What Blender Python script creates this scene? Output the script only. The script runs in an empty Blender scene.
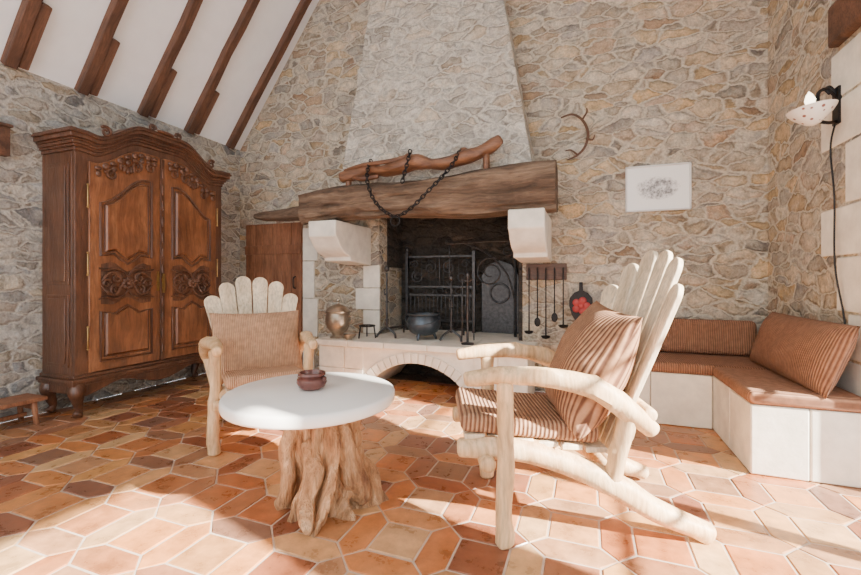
import bpy, bmesh, math, random
from mathutils import Vector, Matrix, noise as mn
random.seed(7)
D=bpy.data; C=bpy.context
pi=math.pi
# ---------------------------------------------------------------- materials
def newmat(name):
    m=D.materials.new(name); m.use_nodes=True
    nt=m.node_tree; b=nt.nodes['Principled BSDF']
    return m,nt,b
def N(nt,t,**k):
    n=nt.nodes.new(t)
    for a,v in k.items(): setattr(n,a,v)
    return n
def ramp(nt,stops,interp='LINEAR'):
    r=N(nt,'ShaderNodeValToRGB'); cr=r.color_ramp; cr.interpolation=interp
    while len(cr.elements)<len(stops): cr.elements.new(0.5)
    for e,(p,c) in zip(cr.elements,stops):
        e.position=p; e.color=(c[0],c[1],c[2],1) if not isinstance(c,(int,float)) else (c,c,c,1)
    return r
def mix(nt,fac,a,b,bt='MIX'):
    m=N(nt,'ShaderNodeMix',data_type='RGBA',blend_type=bt)
    for s,v in ((m.inputs[0],fac),(m.inputs[6],a),(m.inputs[7],b)):
        if hasattr(v,'is_linked') : nt.links.new(v,s)
        elif isinstance(v,(int,float)): s.default_value=v
        else: s.default_value=(v[0],v[1],v[2],1)
    return m.outputs[2]
def vmath(nt,op,a,b=None):
    m=N(nt,'ShaderNodeVectorMath',operation=op)
    for s,v in ((m.inputs[0],a),(m.inputs[1],b)):
        if v is None: continue
        if hasattr(v,'is_linked'): nt.links.new(v,s)
        else: s.default_value=v
    return m.outputs[0]
def coords(nt,scale=(1,1,1),distort=0,dscale=3,fine=0):
    tc=N(nt,'ShaderNodeTexCoord'); out=tc.outputs['Object']; src=out
    for amt,ds in ((distort,dscale),(fine,dscale*4.5)):
        if amt:
            nz=N(nt,'ShaderNodeTexNoise'); nz.inputs['Scale'].default_value=ds; nz.inputs['Detail'].default_value=3
            nt.links.new(src,nz.inputs['Vector'])
            d=vmath(nt,'MULTIPLY',vmath(nt,'SUBTRACT',nz.outputs['Color'],(.5,.5,.5)),(amt,)*3)
            out=vmath(nt,'ADD',out,d)
    return vmath(nt,'MULTIPLY',out,scale)
def noisen(nt,vec,scale,detail=4,rough=.5):
    n=N(nt,'ShaderNodeTexNoise'); n.inputs['Scale'].default_value=scale; n.inputs['Detail'].default_value=detail; n.inputs['Roughness'].default_value=rough
    nt.links.new(vec,n.inputs['Vector']); return n
def bump(nt,b,h,strength,dist):
    bp=N(nt,'ShaderNodeBump'); bp.inputs['Strength'].default_value=strength; bp.inputs['Distance'].default_value=dist
    nt.links.new(h,bp.inputs['Height']); nt.links.new(bp.outputs[0],b.inputs['Normal'])
def math_(nt,op,a,b=None):
    m=N(nt,'ShaderNodeMath',operation=op)
    for s,v in ((m.inputs[0],a),(m.inputs[1],b)):
        if v is None: continue
        if hasattr(v,'is_linked'): nt.links.new(v,s)
        else: s.default_value=v
    return m.outputs[0]
def stone(name,cols,mortar,sc=(4.4,4.4,10.5),w0=.015,w1=.095,smear=(.47,.68),bs=.85,rnd=.95,sm_amt=.75,och=.38,ochc=(.68,.48,.26)):
    m,nt,b=newmat(name)
    v=coords(nt,sc,.14,4,.04)
    o=coords(nt)
    vo=N(nt,'ShaderNodeTexVoronoi'); vo.inputs['Scale'].default_value=1; vo.inputs['Randomness'].default_value=rnd
    ve=N(nt,'ShaderNodeTexVoronoi',feature='DISTANCE_TO_EDGE'); ve.inputs['Scale'].default_value=1; ve.inputs['Randomness'].default_value=rnd
    nt.links.new(v,vo.inputs['Vector']); nt.links.new(v,ve.inputs['Vector'])
    sep=N(nt,'ShaderNodeSeparateColor'); nt.links.new(vo.outputs['Color'],sep.inputs[0])
    n=len(cols); r=ramp(nt,[(i/(n-1),c) for i,c in enumerate(cols)]); nt.links.new(sep.outputs[0],r.inputs[0])
    vv=ramp(nt,[(0,.72),(1,1.22)]); nt.links.new(sep.outputs[1],vv.inputs[0])
    c1=mix(nt,1,r.outputs[0],vv.outputs[0],'MULTIPLY')
    n1=noisen(nt,o,13,7,.7); r1=ramp(nt,[(.28,.58),(.5,1.0),(.72,1.32)]); nt.links.new(n1.outputs[0],r1.inputs[0])
    c1=mix(nt,1,c1,r1.outputs[0],'MULTIPLY')
    n4=noisen(nt,o,8,4,.6); r4=ramp(nt,[(.50,0.0),(.68,och)]); nt.links.new(n4.outputs[0],r4.inputs[0])
    c1=mix(nt,r4.outputs[0],c1,ochc)
    n3=noisen(nt,o,55,4,.75); r3=ramp(nt,[(.35,.76),(.65,1.15)]); nt.links.new(n3.outputs[0],r3.inputs[0])
    c1=mix(nt,1,c1,r3.outputs[0],'MULTIPLY')
    ed=math_(nt,'ADD',ve.outputs['Distance'],math_(nt,'MULTIPLY',math_(nt,'SUBTRACT',n1.outputs[0],.5),.28))
    rm=ramp(nt,[(w0,1.0),(w1,0.0)]); nt.links.new(ed,rm.inputs[0])
    n2=noisen(nt,o,4.5,6,.65); r2=ramp(nt,[(smear[0],0.0),(smear[1],sm_amt)]); nt.links.new(n2.outputs[0],r2.inputs[0])
    mk=math_(nt,'MAXIMUM',rm.outputs[0],r2.outputs[0])
    mc=mix(nt,1,mix(nt,1,mortar,r3.outputs[0],'MULTIPLY'),mix(nt,.5,(1,1,1),r1.outputs[0]),'MULTIPLY')
    dk=ramp(nt,[(w1-.05,1.0),(w1+.0,.55),(w1+.06,1.0)]); nt.links.new(ed,dk.inputs[0])
    dm=ramp(nt,[(.42,0.1),(.58,1.0)]); nt.links.new(n4.outputs[0],dm.inputs[0])
    col=mix(nt,mk,c1,mc); col=mix(nt,dm.outputs[0],col,mix(nt,1,col,dk.outputs[0],'MULTIPLY')); nt.links.new(col,b.inputs['Base Color'])
    b.inputs['Roughness'].default_value=.93
    hr=ramp(nt,[(w0,0),(w1+.12,1.0)]); nt.links.new(ed,hr.inputs[0])
    h=math_(nt,'ADD',hr.outputs[0],math_(nt,'MULTIPLY',n1.outputs[0],1.8))
    h=math_(nt,'ADD',h,math_(nt,'MULTIPLY',n3.outputs[0],.7))
    h=math_(nt,'ADD',h,math_(nt,'MULTIPLY',sep.outputs[2],.5))
    bump(nt,b,h,bs,.035)
    return m
def wood(name,c1,c2,axis=2,sc=10,rough=.5,st=.12,bs=.4,coat=0,c3=None,bd=.008):
    m,nt,b=newmat(name)
    s=[sc,sc,sc]; s[axis]=sc*st
    v=coords(nt,tuple(s),.12,2)
    n1=noisen(nt,v,1.6,8,.62)
    st_=[(.3,c1),(.68,c2)] if c3 is None else [(.28,c1),(.5,c2),(.72,c3)]
    r=ramp(nt,st_); nt.links.new(n1.outputs[0],r.inputs[0])
    n2=noisen(nt,v,9,3,.6); r2=ramp(nt,[(.3,.70),(.6,1.1)]); nt.links.new(n2.outputs[0],r2.inputs[0])
    c=mix(nt,1,r.outputs[0],r2.outputs[0],'MULTIPLY')
    n5=noisen(nt,coords(nt),4,3,.6); r5=ramp(nt,[(.3,.75),(.7,1.15)]); nt.links.new(n5.outputs[0],r5.inputs[0])
    c=mix(nt,1,c,r5.outputs[0],'MULTIPLY'); nt.links.new(c,b.inputs['Base Color'])
    b.inputs['Roughness'].default_value=rough
    if coat: b.inputs['Coat Weight'].default_value=coat; b.inputs['Coat Roughness'].default_value=.25
    bump(nt,b,math_(nt,'ADD',n1.outputs[0],n2.outputs[0]),bs,bd)
    return m
def plain(name,c,rough=.6,metal=0,var=.15,nsc=18,bs=.15,dist=.004):
    m,nt,b=newmat(name); o=coords(nt)
    n=noisen(nt,o,nsc,5,.6)
    r=ramp(nt,[(.3,tuple(x*(1-var) for x in c)),(.7,tuple(min(1,x*(1+var)) for x in c))]); nt.links.new(n.outputs[0],r.inputs[0])
    nt.links.new(r.outputs[0],b.inputs['Base Color']); b.inputs['Roughness'].default_value=rough; b.inputs['Metallic'].default_value=metal
    bump(nt,b,n.outputs[0],bs,dist); return m
def cord(name,c1,c2,scale=14,direction='X'):
    m,nt,b=newmat(name); o=coords(nt)
    w=N(nt,'ShaderNodeTexWave',wave_type='BANDS',bands_direction=direction); w.inputs['Scale'].default_value=scale; w.inputs['Distortion'].default_value=.6; w.inputs['Detail Scale'].default_value=.5
    nt.links.new(o,w.inputs['Vector'])
    r=ramp(nt,[(.10,c1),(.6,c2)]); nt.links.new(w.outputs['Fac'],r.inputs[0])
    n=noisen(nt,o,30,3); r2=ramp(nt,[(.3,.8),(.7,1.15)]); nt.links.new(n.outputs[0],r2.inputs[0])
    nt.links.new(mix(nt,1,r.outputs[0],r2.outputs[0],'MULTIPLY'),b.inputs['Base Color'])
    b.inputs['Roughness'].default_value=.95
    bump(nt,b,w.outputs['Fac'],.7,.008); return m

M_wall=stone('rubble_stone',[(.30,.27,.24),(.64,.53,.39),(.66,.46,.24),(.46,.42,.38),(.76,.67,.52),(.48,.31,.19),(.66,.60,.51),(.72,.54,.32),(.56,.53,.48)],(.78,.70,.56))
M_wallL=stone('rubble_stone_grey',[(.32,.32,.32),(.54,.51,.45),(.60,.50,.36),(.44,.45,.45),(.66,.63,.56),(.46,.38,.30),(.56,.57,.55)],(.70,.66,.58),sc=(5.0,5.0,11),och=.2)
M_hood=stone('hood_stone',[(.48,.44,.38),(.72,.65,.54),(.58,.54,.47),(.80,.74,.64),(.66,.54,.40),(.74,.70,.62)],(.84,.79,.69),smear=(.42,.62),och=.25)
M_soot_shade=stone('soot_and_shade_stone',[(.035,.032,.03),(.09,.075,.06),(.055,.048,.042),(.13,.10,.075)],(.07,.06,.05),och=.15,ochc=(.10,.07,.04))  # soot in the firebox; painted shade under the hearth arch
M_ash=plain('limestone',(.80,.75,.65),.85,var=.14,nsc=7,bs=.35,dist=.012)
M_white=plain('white_plaster',(.88,.92,.96),.9,var=.03,nsc=6)
M_raft=wood('rafter_wood',(.06,.028,.017),(.17,.08,.045),0,9,.7)
M_oak=wood('armoire_oak',(.10,.036,.016),(.23,.088,.036),2,8,.34,coat=.3,c3=(.35,.15,.065))
M_oakd=wood('armoire_oak_dark',(.06,.025,.014),(.155,.064,.032),2,9,.36,coat=.3)
M_carv=wood('carved_oak',(.045,.019,.011),(.17,.07,.034),2,12,.42,coat=.2)
M_beam=wood('mantel_oak',(.04,.025,.016),(.15,.095,.06),0,8,.85,st=.07,bs=1.0,c3=(.32,.22,.145),bd=.03)
M_yoke=wood('yoke_wood',(.09,.035,.018),(.28,.125,.058),0,12,.45)
M_pale=wood('peeled_pine',(.50,.27,.115),(.71,.47,.25),2,7,.5,bs=.25,c3=(.83,.63,.40))
M_slat=wood('bleached_slats',(.68,.51,.32),(.84,.72,.53),2,9,.55,bs=.2)
M_stump=wood('driftwood_root',(.17,.07,.03),(.52,.29,.14),2,10,.65,st=.22,bs=1.0,c3=(.78,.54,.33),bd=.02)
M_door=wood('plank_wood',(.17,.065,.03),(.34,.15,.075),2,9,.5)
M_iron=plain('black_iron',(.028,.027,.028),.5,.8,.3,40)
M_iron2=plain('worn_iron',(.075,.072,.072),.45,.85,.4,30)
M_brass=plain('aged_brass',(.45,.30,.12),.35,1,.2,30)
M_pewter=plain('tinned_copper',(.42,.35,.27),.38,.85,.3,12)
M_tab=plain('white_lacquer',(.90,.89,.86),.22,0,.01,4,.02)
M_cer=plain('brown_ceramic',(.13,.045,.035),.22,0,.35,25,.2)
M_cord=cord('brown_corduroy',(.14,.058,.030),(.43,.225,.12),17,'X')
M_cordB=cord('bench_corduroy',(.17,.075,.042),(.34,.165,.092),20,'X')
M_cordY=cord('bench_corduroy_cross',(.19,.085,.046),(.37,.185,.105),20,'Y')
M_cordS=cord('seat_corduroy',(.17,.075,.04),(.45,.25,.14),17,'Y')
M_cordL=cord('light_corduroy',(.44,.235,.13),(.58,.345,.205),26,'X')
M_red=plain('red_leather',(.35,.03,.03),.5)
M_fr=plain('white_frame',(.85,.84,.82),.4,0,.03)
M_flue_shade=plain('flue_shade',(.02,.018,.016),.95)  # near-black colour stands in for the shade up the flue
M_ant=plain('antler_horn',(.10,.045,.022),.5)

def floor_mat():
    m,nt,b=newmat('terracotta_tile')
    g=N(nt,'ShaderNodeNewGeometry')
    r=ramp(nt,[(0,(.16,.06,.038)),(.12,(.42,.135,.045)),(.25,(.58,.235,.075)),(.37,(.25,.09,.05)),(.5,(.62,.31,.11)),(.62,(.20,.10,.07)),(.74,(.50,.175,.055)),(.86,(.60,.36,.17)),(1,(.33,.13,.07))])
    nt.links.new(g.outputs['Random Per Island'],r.inputs[0])
    o=coords(nt); n=noisen(nt,o,9,6,.65); r1=ramp(nt,[(.3,.60),(.7,1.30)]); nt.links.new(n.outputs[0],r1.inputs[0])
    c=mix(nt,1,r.outputs[0],r1.outputs[0],'MULTIPLY')
    n2=noisen(nt,o,2.2,4,.6); r2=ramp(nt,[(.5,0.0),(.75,.22)]); nt.links.new(n2.outputs[0],r2.inputs[0])
    c=mix(nt,r2.outputs[0],c,(.55,.36,.22)); nt.links.new(c,b.inputs['Base Color'])
    rr=ramp(nt,[(.3,.22),(.7,.42)]); nt.links.new(n.outputs[0],rr.inputs[0]); nt.links.new(rr.outputs[0],b.inputs['Roughness'])
    bump(nt,b,n.outputs[0],.4,.006); return m
M_tile=floor_mat()
M_grout=plain('grout',(.52,.41,.32),.9,0,.12,20,.3)

# ---------------------------------------------------------------- geometry builder
def catmull(P,sub,closed=False):
    P=[Vector(p) for p in P]; n=len(P); out=[]
    rng=range(n) if closed else range(n-1)
    for i in rng:
        if closed: a,b,c,d=P[(i-1)%n],P[i],P[(i+1)%n],P[(i+2)%n]
        else: a,b,c,d=P[max(i-1,0)],P[i],P[i+1],P[min(i+2,n-1)]
        for k in range(sub):
            t=k/sub
            out.append(.5*((2*b)+(c-a)*t+(2*a-5*b+4*c-d)*t*t+(3*b-a-3*c+d)*t**3))
    if not closed: out.append(P[-1])
    return out
class B:
    def __init__(s): s.v=[]; s.f=[]; s.m=[]; s.M=Matrix.Identity(4); s.mi=0
    def add(s,v,f):
        o=len(s.v); s.v+=[s.M@Vector(p) for p in v]; s.f+=[tuple(i+o for i in q) for q in f]; s.m+=[s.mi]*len(f); return s
    def box(s,x0,x1,y0,y1,z0,z1):
        v=[(x,y,z) for x in (x0,x1) for y in (y0,y1) for z in (z0,z1)]
        return s.add(v,[(0,1,3,2),(4,6,7,5),(0,4,5,1),(2,3,7,6),(0,2,6,4),(1,5,7,3)])
    def prism(s,pts,y0,y1):
        n=len(pts); v=[(p[0],y0,p[1]) for p in pts]+[(p[0],y1,p[1]) for p in pts]
        f=[tuple(range(n)),tuple(range(2*n-1,n-1,-1))]+[(i,(i+1)%n,n+(i+1)%n,n+i) for i in range(n)]
        return s.add(v,f)
    def strip(s,xs,lo,hi,y0,y1):
        n=len(xs); v=[]
        for x in xs: v+=[(x,y0,lo(x)),(x,y0,hi(x)),(x,y1,lo(x)),(x,y1,hi(x))]
        f=[]
        for i in range(n-1):
            a=4*i;b=a+4
            f+=[(a,a+1,b+1,b),(a+2,b+2,b+3,a+3),(a,b,b+2,a+2),(a+1,a+3,b+3,b+1)]
        f+=[(0,2,3,1),(4*n-4,4*n-3,4*n-1,4*n-2)]
        return s.add(v,f)
    def tube(s,pts,rad,seg=12,sub=6,closed=False,flat=1.0,nz=0,seed=0,up=None,nf=1.0,knob=0):
        n0=len(pts)
        if isinstance(rad,(int,float)): rad=[rad]*n0
        P=catmull(pts,sub,closed) if sub>1 else [Vector(p) for p in pts]
        R=[]
        m=len(P)
        for i in range(m):
            t=i/sub; k=int(t); fr=t-k
            a=rad[k%n0] if closed else rad[min(k,n0-1)]; b=rad[(k+1)%n0] if closed else rad[min(k+1,n0-1)]
            fr=fr*fr*(3-2*fr)
            R.append(a+(b-a)*fr)
        T=[]
        for i in range(m):
            if closed: d=P[(i+1)%m]-P[(i-1)%m]
            else: d=P[min(i+1,m-1)]-P[max(i-1,0)]
            T.append(d.normalized() if d.length>1e-9 else Vector((0,0,1)))
        u=Vector(up) if up else Vector((0,0,1))
        if abs(u.dot(T[0]))>.9: u=Vector((0,1,0))
        nrm=(u-T[0]*u.dot(T[0])).normalized()
        rings=[]
        def ring(c,t,nr,r):
            bi=t.cross(nr); out=[]
            for k in range(seg):
                a=2*pi*k/seg; q=nr*math.cos(a)*flat+bi*math.sin(a); rr=r
                if nz: rr=r*(1+nz*mn.noise(Vector((c.x*5*nf+seed+q.x*1.2,c.y*5*nf+q.y*1.2,c.z*5*nf+q.z*1.2))))
                if knob:
                    kk=mn.noise(Vector((c.x*9+seed*3+q.x*.9,c.y*9+q.y*.9,c.z*9+q.z*.9)))
                    rr+=r*knob*max(0,kk-.28)*2
                out.append(c+q*rr)
            return out
        for i in range(m):
            nrm=(nrm-T[i]*nrm.dot(T[i])).normalized()
            if i==0 and not closed:
                rings.append(ring(P[0]-T[0]*R[0]*.35,T[0],nrm,R[0]*.55))
                rings.append(ring(P[0]-T[0]*R[0]*.2,T[0],nrm,R[0]*.85))
            rings.append(ring(P[i],T[i],nrm,R[i]))
            if i==m-1 and not closed:
                rings.append(ring(P[i]+T[i]*R[i]*.2,T[i],nrm,R[i]*.85))
                rings.append(ring(P[i]+T[i]*R[i]*.35,T[i],nrm,R[i]*.55))
        v=[p for r in rings for p in r]; nr_=len(rings); f=[]
        for i in range(nr_ if closed else nr_-1):
            for k in range(seg):
                a=i*seg+k; b=i*seg+(k+1)%seg; j=(i+1)%nr_
                f.append((a,b,j*seg+(k+1)%seg,j*seg+k))
        if not closed: f+=[tuple(range(seg))[::-1],tuple(range((nr_-1)*seg,nr_*seg))]
        return s.add(v,f)
    def lathe(s,prof,c=(0,0,0),seg=32,ax=None):
        v=[];f=[];n=len(prof)
        for r,z in prof:
            for k in range(seg):
                a=2*pi*k/seg; v.append((c[0]+r*math.cos(a),c[1]+r*math.sin(a),c[2]+z))
        for i in range(n-1):
            for k in range(seg):
                f.append((i*seg+k,i*seg+(k+1)%seg,(i+1)*seg+(k+1)%seg,(i+1)*seg+k))
        f+=[tuple(range(seg))[::-1],tuple(range((n-1)*seg,n*seg))]
        return s.add(v,f)
    def ball(s,c,r,seg=12,rg=8):
        if isinstance(r,(int,float)): r=(r,r,r)
        v=[(c[0],c[1],c[2]-r[2])];f=[]
        for i in range(1,rg):
            p=-pi/2+pi*i/rg
            for k in range(seg):
                a=2*pi*k/seg; v.append((c[0]+r[0]*math.cos(p)*math.cos(a),c[1]+r[1]*math.cos(p)*math.sin(a),c[2]+r[2]*math.sin(p)))
        v.append((c[0],c[1],c[2]+r[2]));L=len(v)-1
        for k in range(seg): f.append((0,1+(k+1)%seg,1+k)); f.append((L,L-seg+k,L-seg+(k+1)%seg))
        for i in range(rg-2):
            for k in range(seg):
                a=1+i*seg
                f.append((a+k,a+(k+1)%seg,a+seg+(k+1)%seg,a+seg+k))
        return s.add(v,f)
    def pillow(s,w,h,t,n=30,pinch=.06,sag=0):
        v=[];f=[]
        for sd in (1,-1):
            for i in range(n+1):
                for j in range(n+1):
                    u=-1+2*i/n; q=-1+2*j/n
                    th=t/2*(max(0,(1-abs(u)**3)*(1-abs(q)**3))**.55)
                    x=u*w/2*(1-pinch*(1-abs(q)**2)*abs(u)); z=q*h/2*(1-pinch*(1-abs(u)**2)*abs(q))
                    th*=1+.22*mn.noise(Vector((x*6,z*6,sd+w)))-sag*max(0,q)
                    v.append((x,sd*th,z))
        m=(n+1)**2
        for i in range(n):
            for j in range(n):
                a=i*(n+1)+j
                f.append((a,a+1,a+n+2,a+n+1)); f.append((m+a,m+a+n+1,m+a+n+2,m+a+1))
        return s.add(v,f)
    def out(s,name,mats,par=None,mat=None,bev=0,smooth=40,bseg=2,merge=0,disp=None):
        me=D.meshes.new(name); me.from_pydata([tuple(p) for p in s.v],[],s.f)
        if not isinstance(mats,(list,tuple)): mats=[mats]
        for q in mats: me.materials.append(q)
        for p,i in zip(me.polygons,s.m): p.material_index=i
        bm=bmesh.new(); bm.from_mesh(me)
        if merge: bmesh.ops.remove_doubles(bm,verts=bm.verts,dist=merge)
        bmesh.ops.recalc_face_normals(bm,faces=bm.faces); bm.to_mesh(me); bm.free()
        if smooth:
            me.polygons.foreach_set('use_smooth',[True]*len(me.polygons)); me.set_sharp_from_angle(angle=math.radians(smooth))
        o=D.objects.new(name,me); C.scene.collection.objects.link(o)
        if par: o.parent=par
        if mat is not None: o.matrix_local=mat
        if bev:
            b=o.modifiers.new('bevel','BEVEL'); b.width=bev; b.segments=bseg; b.limit_method='ANGLE'; b.angle_limit=math.radians(40)
        return o
def empty(name,loc=(0,0,0),rz=0):
    e=D.objects.new(name,None); C.scene.collection.objects.link(e); e.location=loc; e.rotation_euler=(0,0,rz); e.empty_display_size=.1; return e
def frame(o,x,y,z):
    m=Matrix.Identity(4)
    for i,c in enumerate((x,y,z)):
        c=Vector(c).normalized()
        for r in range(3): m[r][i]=c[r]
    for r in range(3): m[r][3]=o[r]
    return m
XL,XR,YB=-4.22,1.41,4.25
# ---------------------------------------------------------------- room
b=B(); P=.345; W=.135; g=.0045
def tile(cx,cy,pts,hx,hy):
    dz=random.uniform(-.0012,.0008); tx=random.uniform(-.006,.006); ty=random.uniform(-.006,.006)
    def sc(e): return [(cx+x*(hx-e)/hx,cy+y*(hy-e)/hy) for x,y in pts]
    n=len(pts); o=sc(g); i=sc(g+.004)
    v=[(x,y,-.012) for x,y in o]+[(x,y,-.003+dz) for x,y in o]+[(x,y,dz+(x-cx)*tx+(y-cy)*ty) for x,y in i]
    f=[tuple(range(2*n,3*n))]
    for r in (0,n):
        f+=[(r+k,r+(k+1)%n,r+n+(k+1)%n,r+n+k) for k in range(n)]
    b.add(v,f)
for i in range(-14,6):
    for j in range(-8,13):
        x=i*P+.12; y=j*P+.07
        h=P/2; w=W/2
        pk=[(-h,0),(-h+w,-w),(h-w,-w),(h,0),(h-w,w),(-h+w,w)]
        tile(x+h,y,pk,h,w)
        tile(x,y+h,[(q,p) for p,q in pk],w,h)
        s_=h-w; tile(x+h,y+h,[(-s_,-s_),(s_,-s_),(s_,s_),(-s_,s_)],s_,s_)
b.mi=1; b.add([(XL,-2.5,-.004),(XR,-2.5,-.004),(XR,YB,-.004),(XL,YB,-.004)],[(0,1,2,3)])
fl=b.out('floor',[M_tile,M_grout],smooth=0)
bm=bmesh.new(); bm.from_mesh(fl.data)
for co,no in (((XL,0,0),(-1,0,0)),((XR,0,0),(1,0,0)),((0,YB,0),(0,1,0)),((0,-2.5,0),(0,-1,0))):
    bmesh.ops.bisect_plane(bm,geom=bm.verts[:]+bm.edges[:]+bm.faces[:],plane_co=co,plane_no=no,clear_outer=True)
bm.to_mesh(fl.data); bm.free()
SL=1.37; ZE=2.78; ZT=5.4
b=B()
b.prism([(XL-.2,0),(-2.2,0),(-2.2,ZT),(-2.31,ZT),(XL,ZE),(XL-.2,ZE)],YB,YB+.7)
b.box(-.6,XR+.3,YB,YB+.7,0,ZT); b.box(-2.2,-.6,YB,YB+.7,1.95,ZT)
b.out('wall_back',M_wall,smooth=0)
B().box(XL-.3,XL,-2.5,YB,0,ZE).out('wall_left',M_wallL,smooth=0)
DY0=1.22
b=B(); X0,X1=XR,XR+.34
b.box(X0,X1,-2.5,-1.0,0,ZT); b.box(X0,X1,.70,DY0,0,ZT); b.box(X0,X1,2.80,YB,0,ZT)
b.box(X0,X1,-1.0,.70,2.35,ZT); b.box(X0,X1,DY0,2.80,2.45,ZT)
b.out('wall_right',M_wall,smooth=0)
b=B(); z=0; k=0
hs=[.30,.34,.27,.33,.30,.36,.28,.29]; ws=[.36,.60,.30,.42,.60,.33,.60,.48]
for h,w in zip(hs,ws):
    b.box(XR-.004,XR+.02,2.80,2.80+w,z+.005,z+h-.005); b.box(XR-.004,XR+.02,DY0-w*.5,DY0,z+.005,z+h-.005); z+=h
b.out('trim_1',M_ash,bev=.01)
b=B().box(XR-.05,XR+.05,1.0,3.22,2.49,2.74); b.out('trim_2',M_raft,bev=.02)
def win(name,y0,y1,z1,nx,nz):
    e=empty(name); b=B(); x0,x1=XR+.2,XR+.25; t=.045
    b.box(x0,x1,y0,y0+t,0,z1); b.box(x0,x1,y1-t,y1,0,z1); b.box(x0,x1,y0,y1,z1-t,z1); b.box(x0,x1,y0,y1,0,.08)
    ym=(y0+y1)/2; b.box(x0,x1,ym-t,ym+t,0,z1)
    for a,c in ((y0+t,ym-t),(ym+t,y1-t)):
        for i in range(1,nz): q=.1+(z1-t-.1)*i/nz; b.box(x0+.01,x1-.01,a,c,q-.012,q+.012)
    b.out('frame',M_fr,e,bev=.003)
win('window_1',DY0,2.80,2.45,1,3); win('added_sun_window',-1.0,.70,2.35,1,3)  # the second one is unseen, added to throw sun on the left floor
b=B()
xa=XL; xb=XL+(ZT-ZE)/SL
b.prism([(xa,ZE),(xb,ZT),(XR+.34,ZT),(XR+.34,ZT+.12),(xb-.07,ZT+.12),(xa-.12,ZE+.06)],-2.5,YB+.7)
b.out('ceiling',M_white,smooth=0)
dS=Vector((1,0,SL)).normalized(); nS=Vector((SL,0,-1)).normalized()
for i,y in enumerate((1.36,1.90,2.40,2.95,3.47,4.05,.80,.24,-.34)):
    e=empty('ceiling_rafter'); 
    fm=frame(Vector((XL,y,ZE)),dS,(0,1,0),nS)
    b=B(); L=3.2
    n_=10; vs=[]
    for k in range(n_+1):
        a=L*k/n_; o=.012*mn.noise(Vector((k*.9,y*3,0)))
        vs.append((a,o))
    hw=.040
    for (a,o),(c,p) in zip(vs[:-1],vs[1:]):
        b.add([(a,-hw+o,.0),(a,hw+o,.0),(a,hw+o,.075+o),(a,-hw+o,.075+o),(c,-hw+p,.0),(c,hw+p,.0),(c,hw+p,.075+p),(c,-hw+p,.075+p)],[(0,1,5,4),(1,2,6,5),(2,3,7,6),(3,0,4,7)]+([(0,3,2,1)] if a==0 else [])+([(4,5,6,7)] if c==L else []))
    b.out('rafter',M_raft,e,fm,merge=.0005,bev=.006)
    if i!=5:
        b=B(); b.box(.02,.55,.045,.115,.0,.07); b.out('rafter_stub',M_raft,e,fm,bev=.01)
e=empty('door_1'); b=B(); random.seed(3)
xs=[-4.08+.85*k/6 for k in range(7)]
for a,c in zip(xs[:-1],xs[1:]): b.box(a+.002,c-.002,YB-.045-random.random()*.006,YB-.002,0.01,1.80)
b.out('planks',M_door,e,bev=.004)
B().box(-4.08,-3.23,YB-.06,YB-.046,.25,.36).box(-4.08,-3.23,YB-.06,YB-.046,1.42,1.53).out('ledges',M_door,e,bev=.003)
B().tube([(-3.30,YB-.06,1.0),(-3.30,YB-.10,1.02),(-3.30,YB-.10,1.12),(-3.30,YB-.06,1.14)],.008,8,4).out('pull',M_iron,e)
b=B(); z=0
for k,h in enumerate((.42,.46,.45,.40)): b.box(-3.22,-3.06+(.05 if k%2 else 0),YB-.03,YB,z+.003,z+h-.003); z+=h
b.out('trim_3',M_ash,bev=.006)

# ---------------------------------------------------------------- fireplace
fp=empty('fireplace')
b=B(); nx,nzz=28,48
def hoodp(z):
    t=(z-2.0)/2.04
    xl=-2.42+.23*t; xr=-.43-.36*t; y=3.76+.26*t
    return xl,xr,min(y,YB)
v=[];f=[]
for j in range(nzz+1):
    z=2.0+(5.35-2.0)*j/nzz; xl,xr,y=hoodp(z)
    jx=.012*mn.noise(Vector((3,0,z*5)))
    row=[(xl+jx,YB+.02,z)]+[(xl+jx+(xr-xl)*i/nx,y+.03*mn.noise(Vector((i*.5,z*5,0))),z) for i in range(nx+1)]+[(xr+jx,YB+.02,z)]
    v+=row
w=nx+3
for j in range(nzz):
    for i in range(w-1): a=j*w+i; f.append((a,a+1,a+w+1,a+w))
f.append(tuple(range(w)))
b.add(v,f); b.out('chimney_hood',M_hood,fp,smooth=50)
# mantel beam
b=B(); n=120; v=[];f=[]
prof=[(0,c/8) for c in range(9)]+[(.33,1),(.66,1),(1,1),(1,.5),(1,0)]+[(1-c/8,0) for c in range(1,8)]
X0,X1=-2.72,-.235
for i in range(n+1):
    x=X0+(X1-X0)*i/n; s_=i/n
    zb=1.665+.045*math.sin(s_*pi)+.022*math.sin(s_*7)+.015*mn.noise(Vector((x*4,1,1))); zt=2.0+.085*s_+.02*math.sin(s_*9)+.012*mn.noise(Vector((x*5,4,1)))
    for (a,c) in prof:
        yy=3.50+.33*a; zz=zb+(zt-zb)*c
        rd=.03
        if a in(0,1) and c in (0,1): yy+=rd*(1 if a==0 else -1); zz+=rd*(1 if c==0 else -1)
        q=mn.noise(Vector((x*2.2,yy*5,zz*5)))*.035+mn.noise(Vector((x*2.5,yy*18,zz*26)))*.024+mn.noise(Vector((x*9,yy*30,zz*40)))*.009
        v.append((x,yy+q,zz+q*.6))
m_=len(prof)
for i in range(n):
    for k in range(m_): f.append((i*m_+k,i*m_+(k+1)%m_,(i+1)*m_+(k+1)%m_,(i+1)*m_+k))
f+=[tuple(range(m_))[::-1],tuple(range(n*m_,(n+1)*m_))]
b.add(v,f); b.out('mantel_beam',M_beam,fp,smooth=60)
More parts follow.
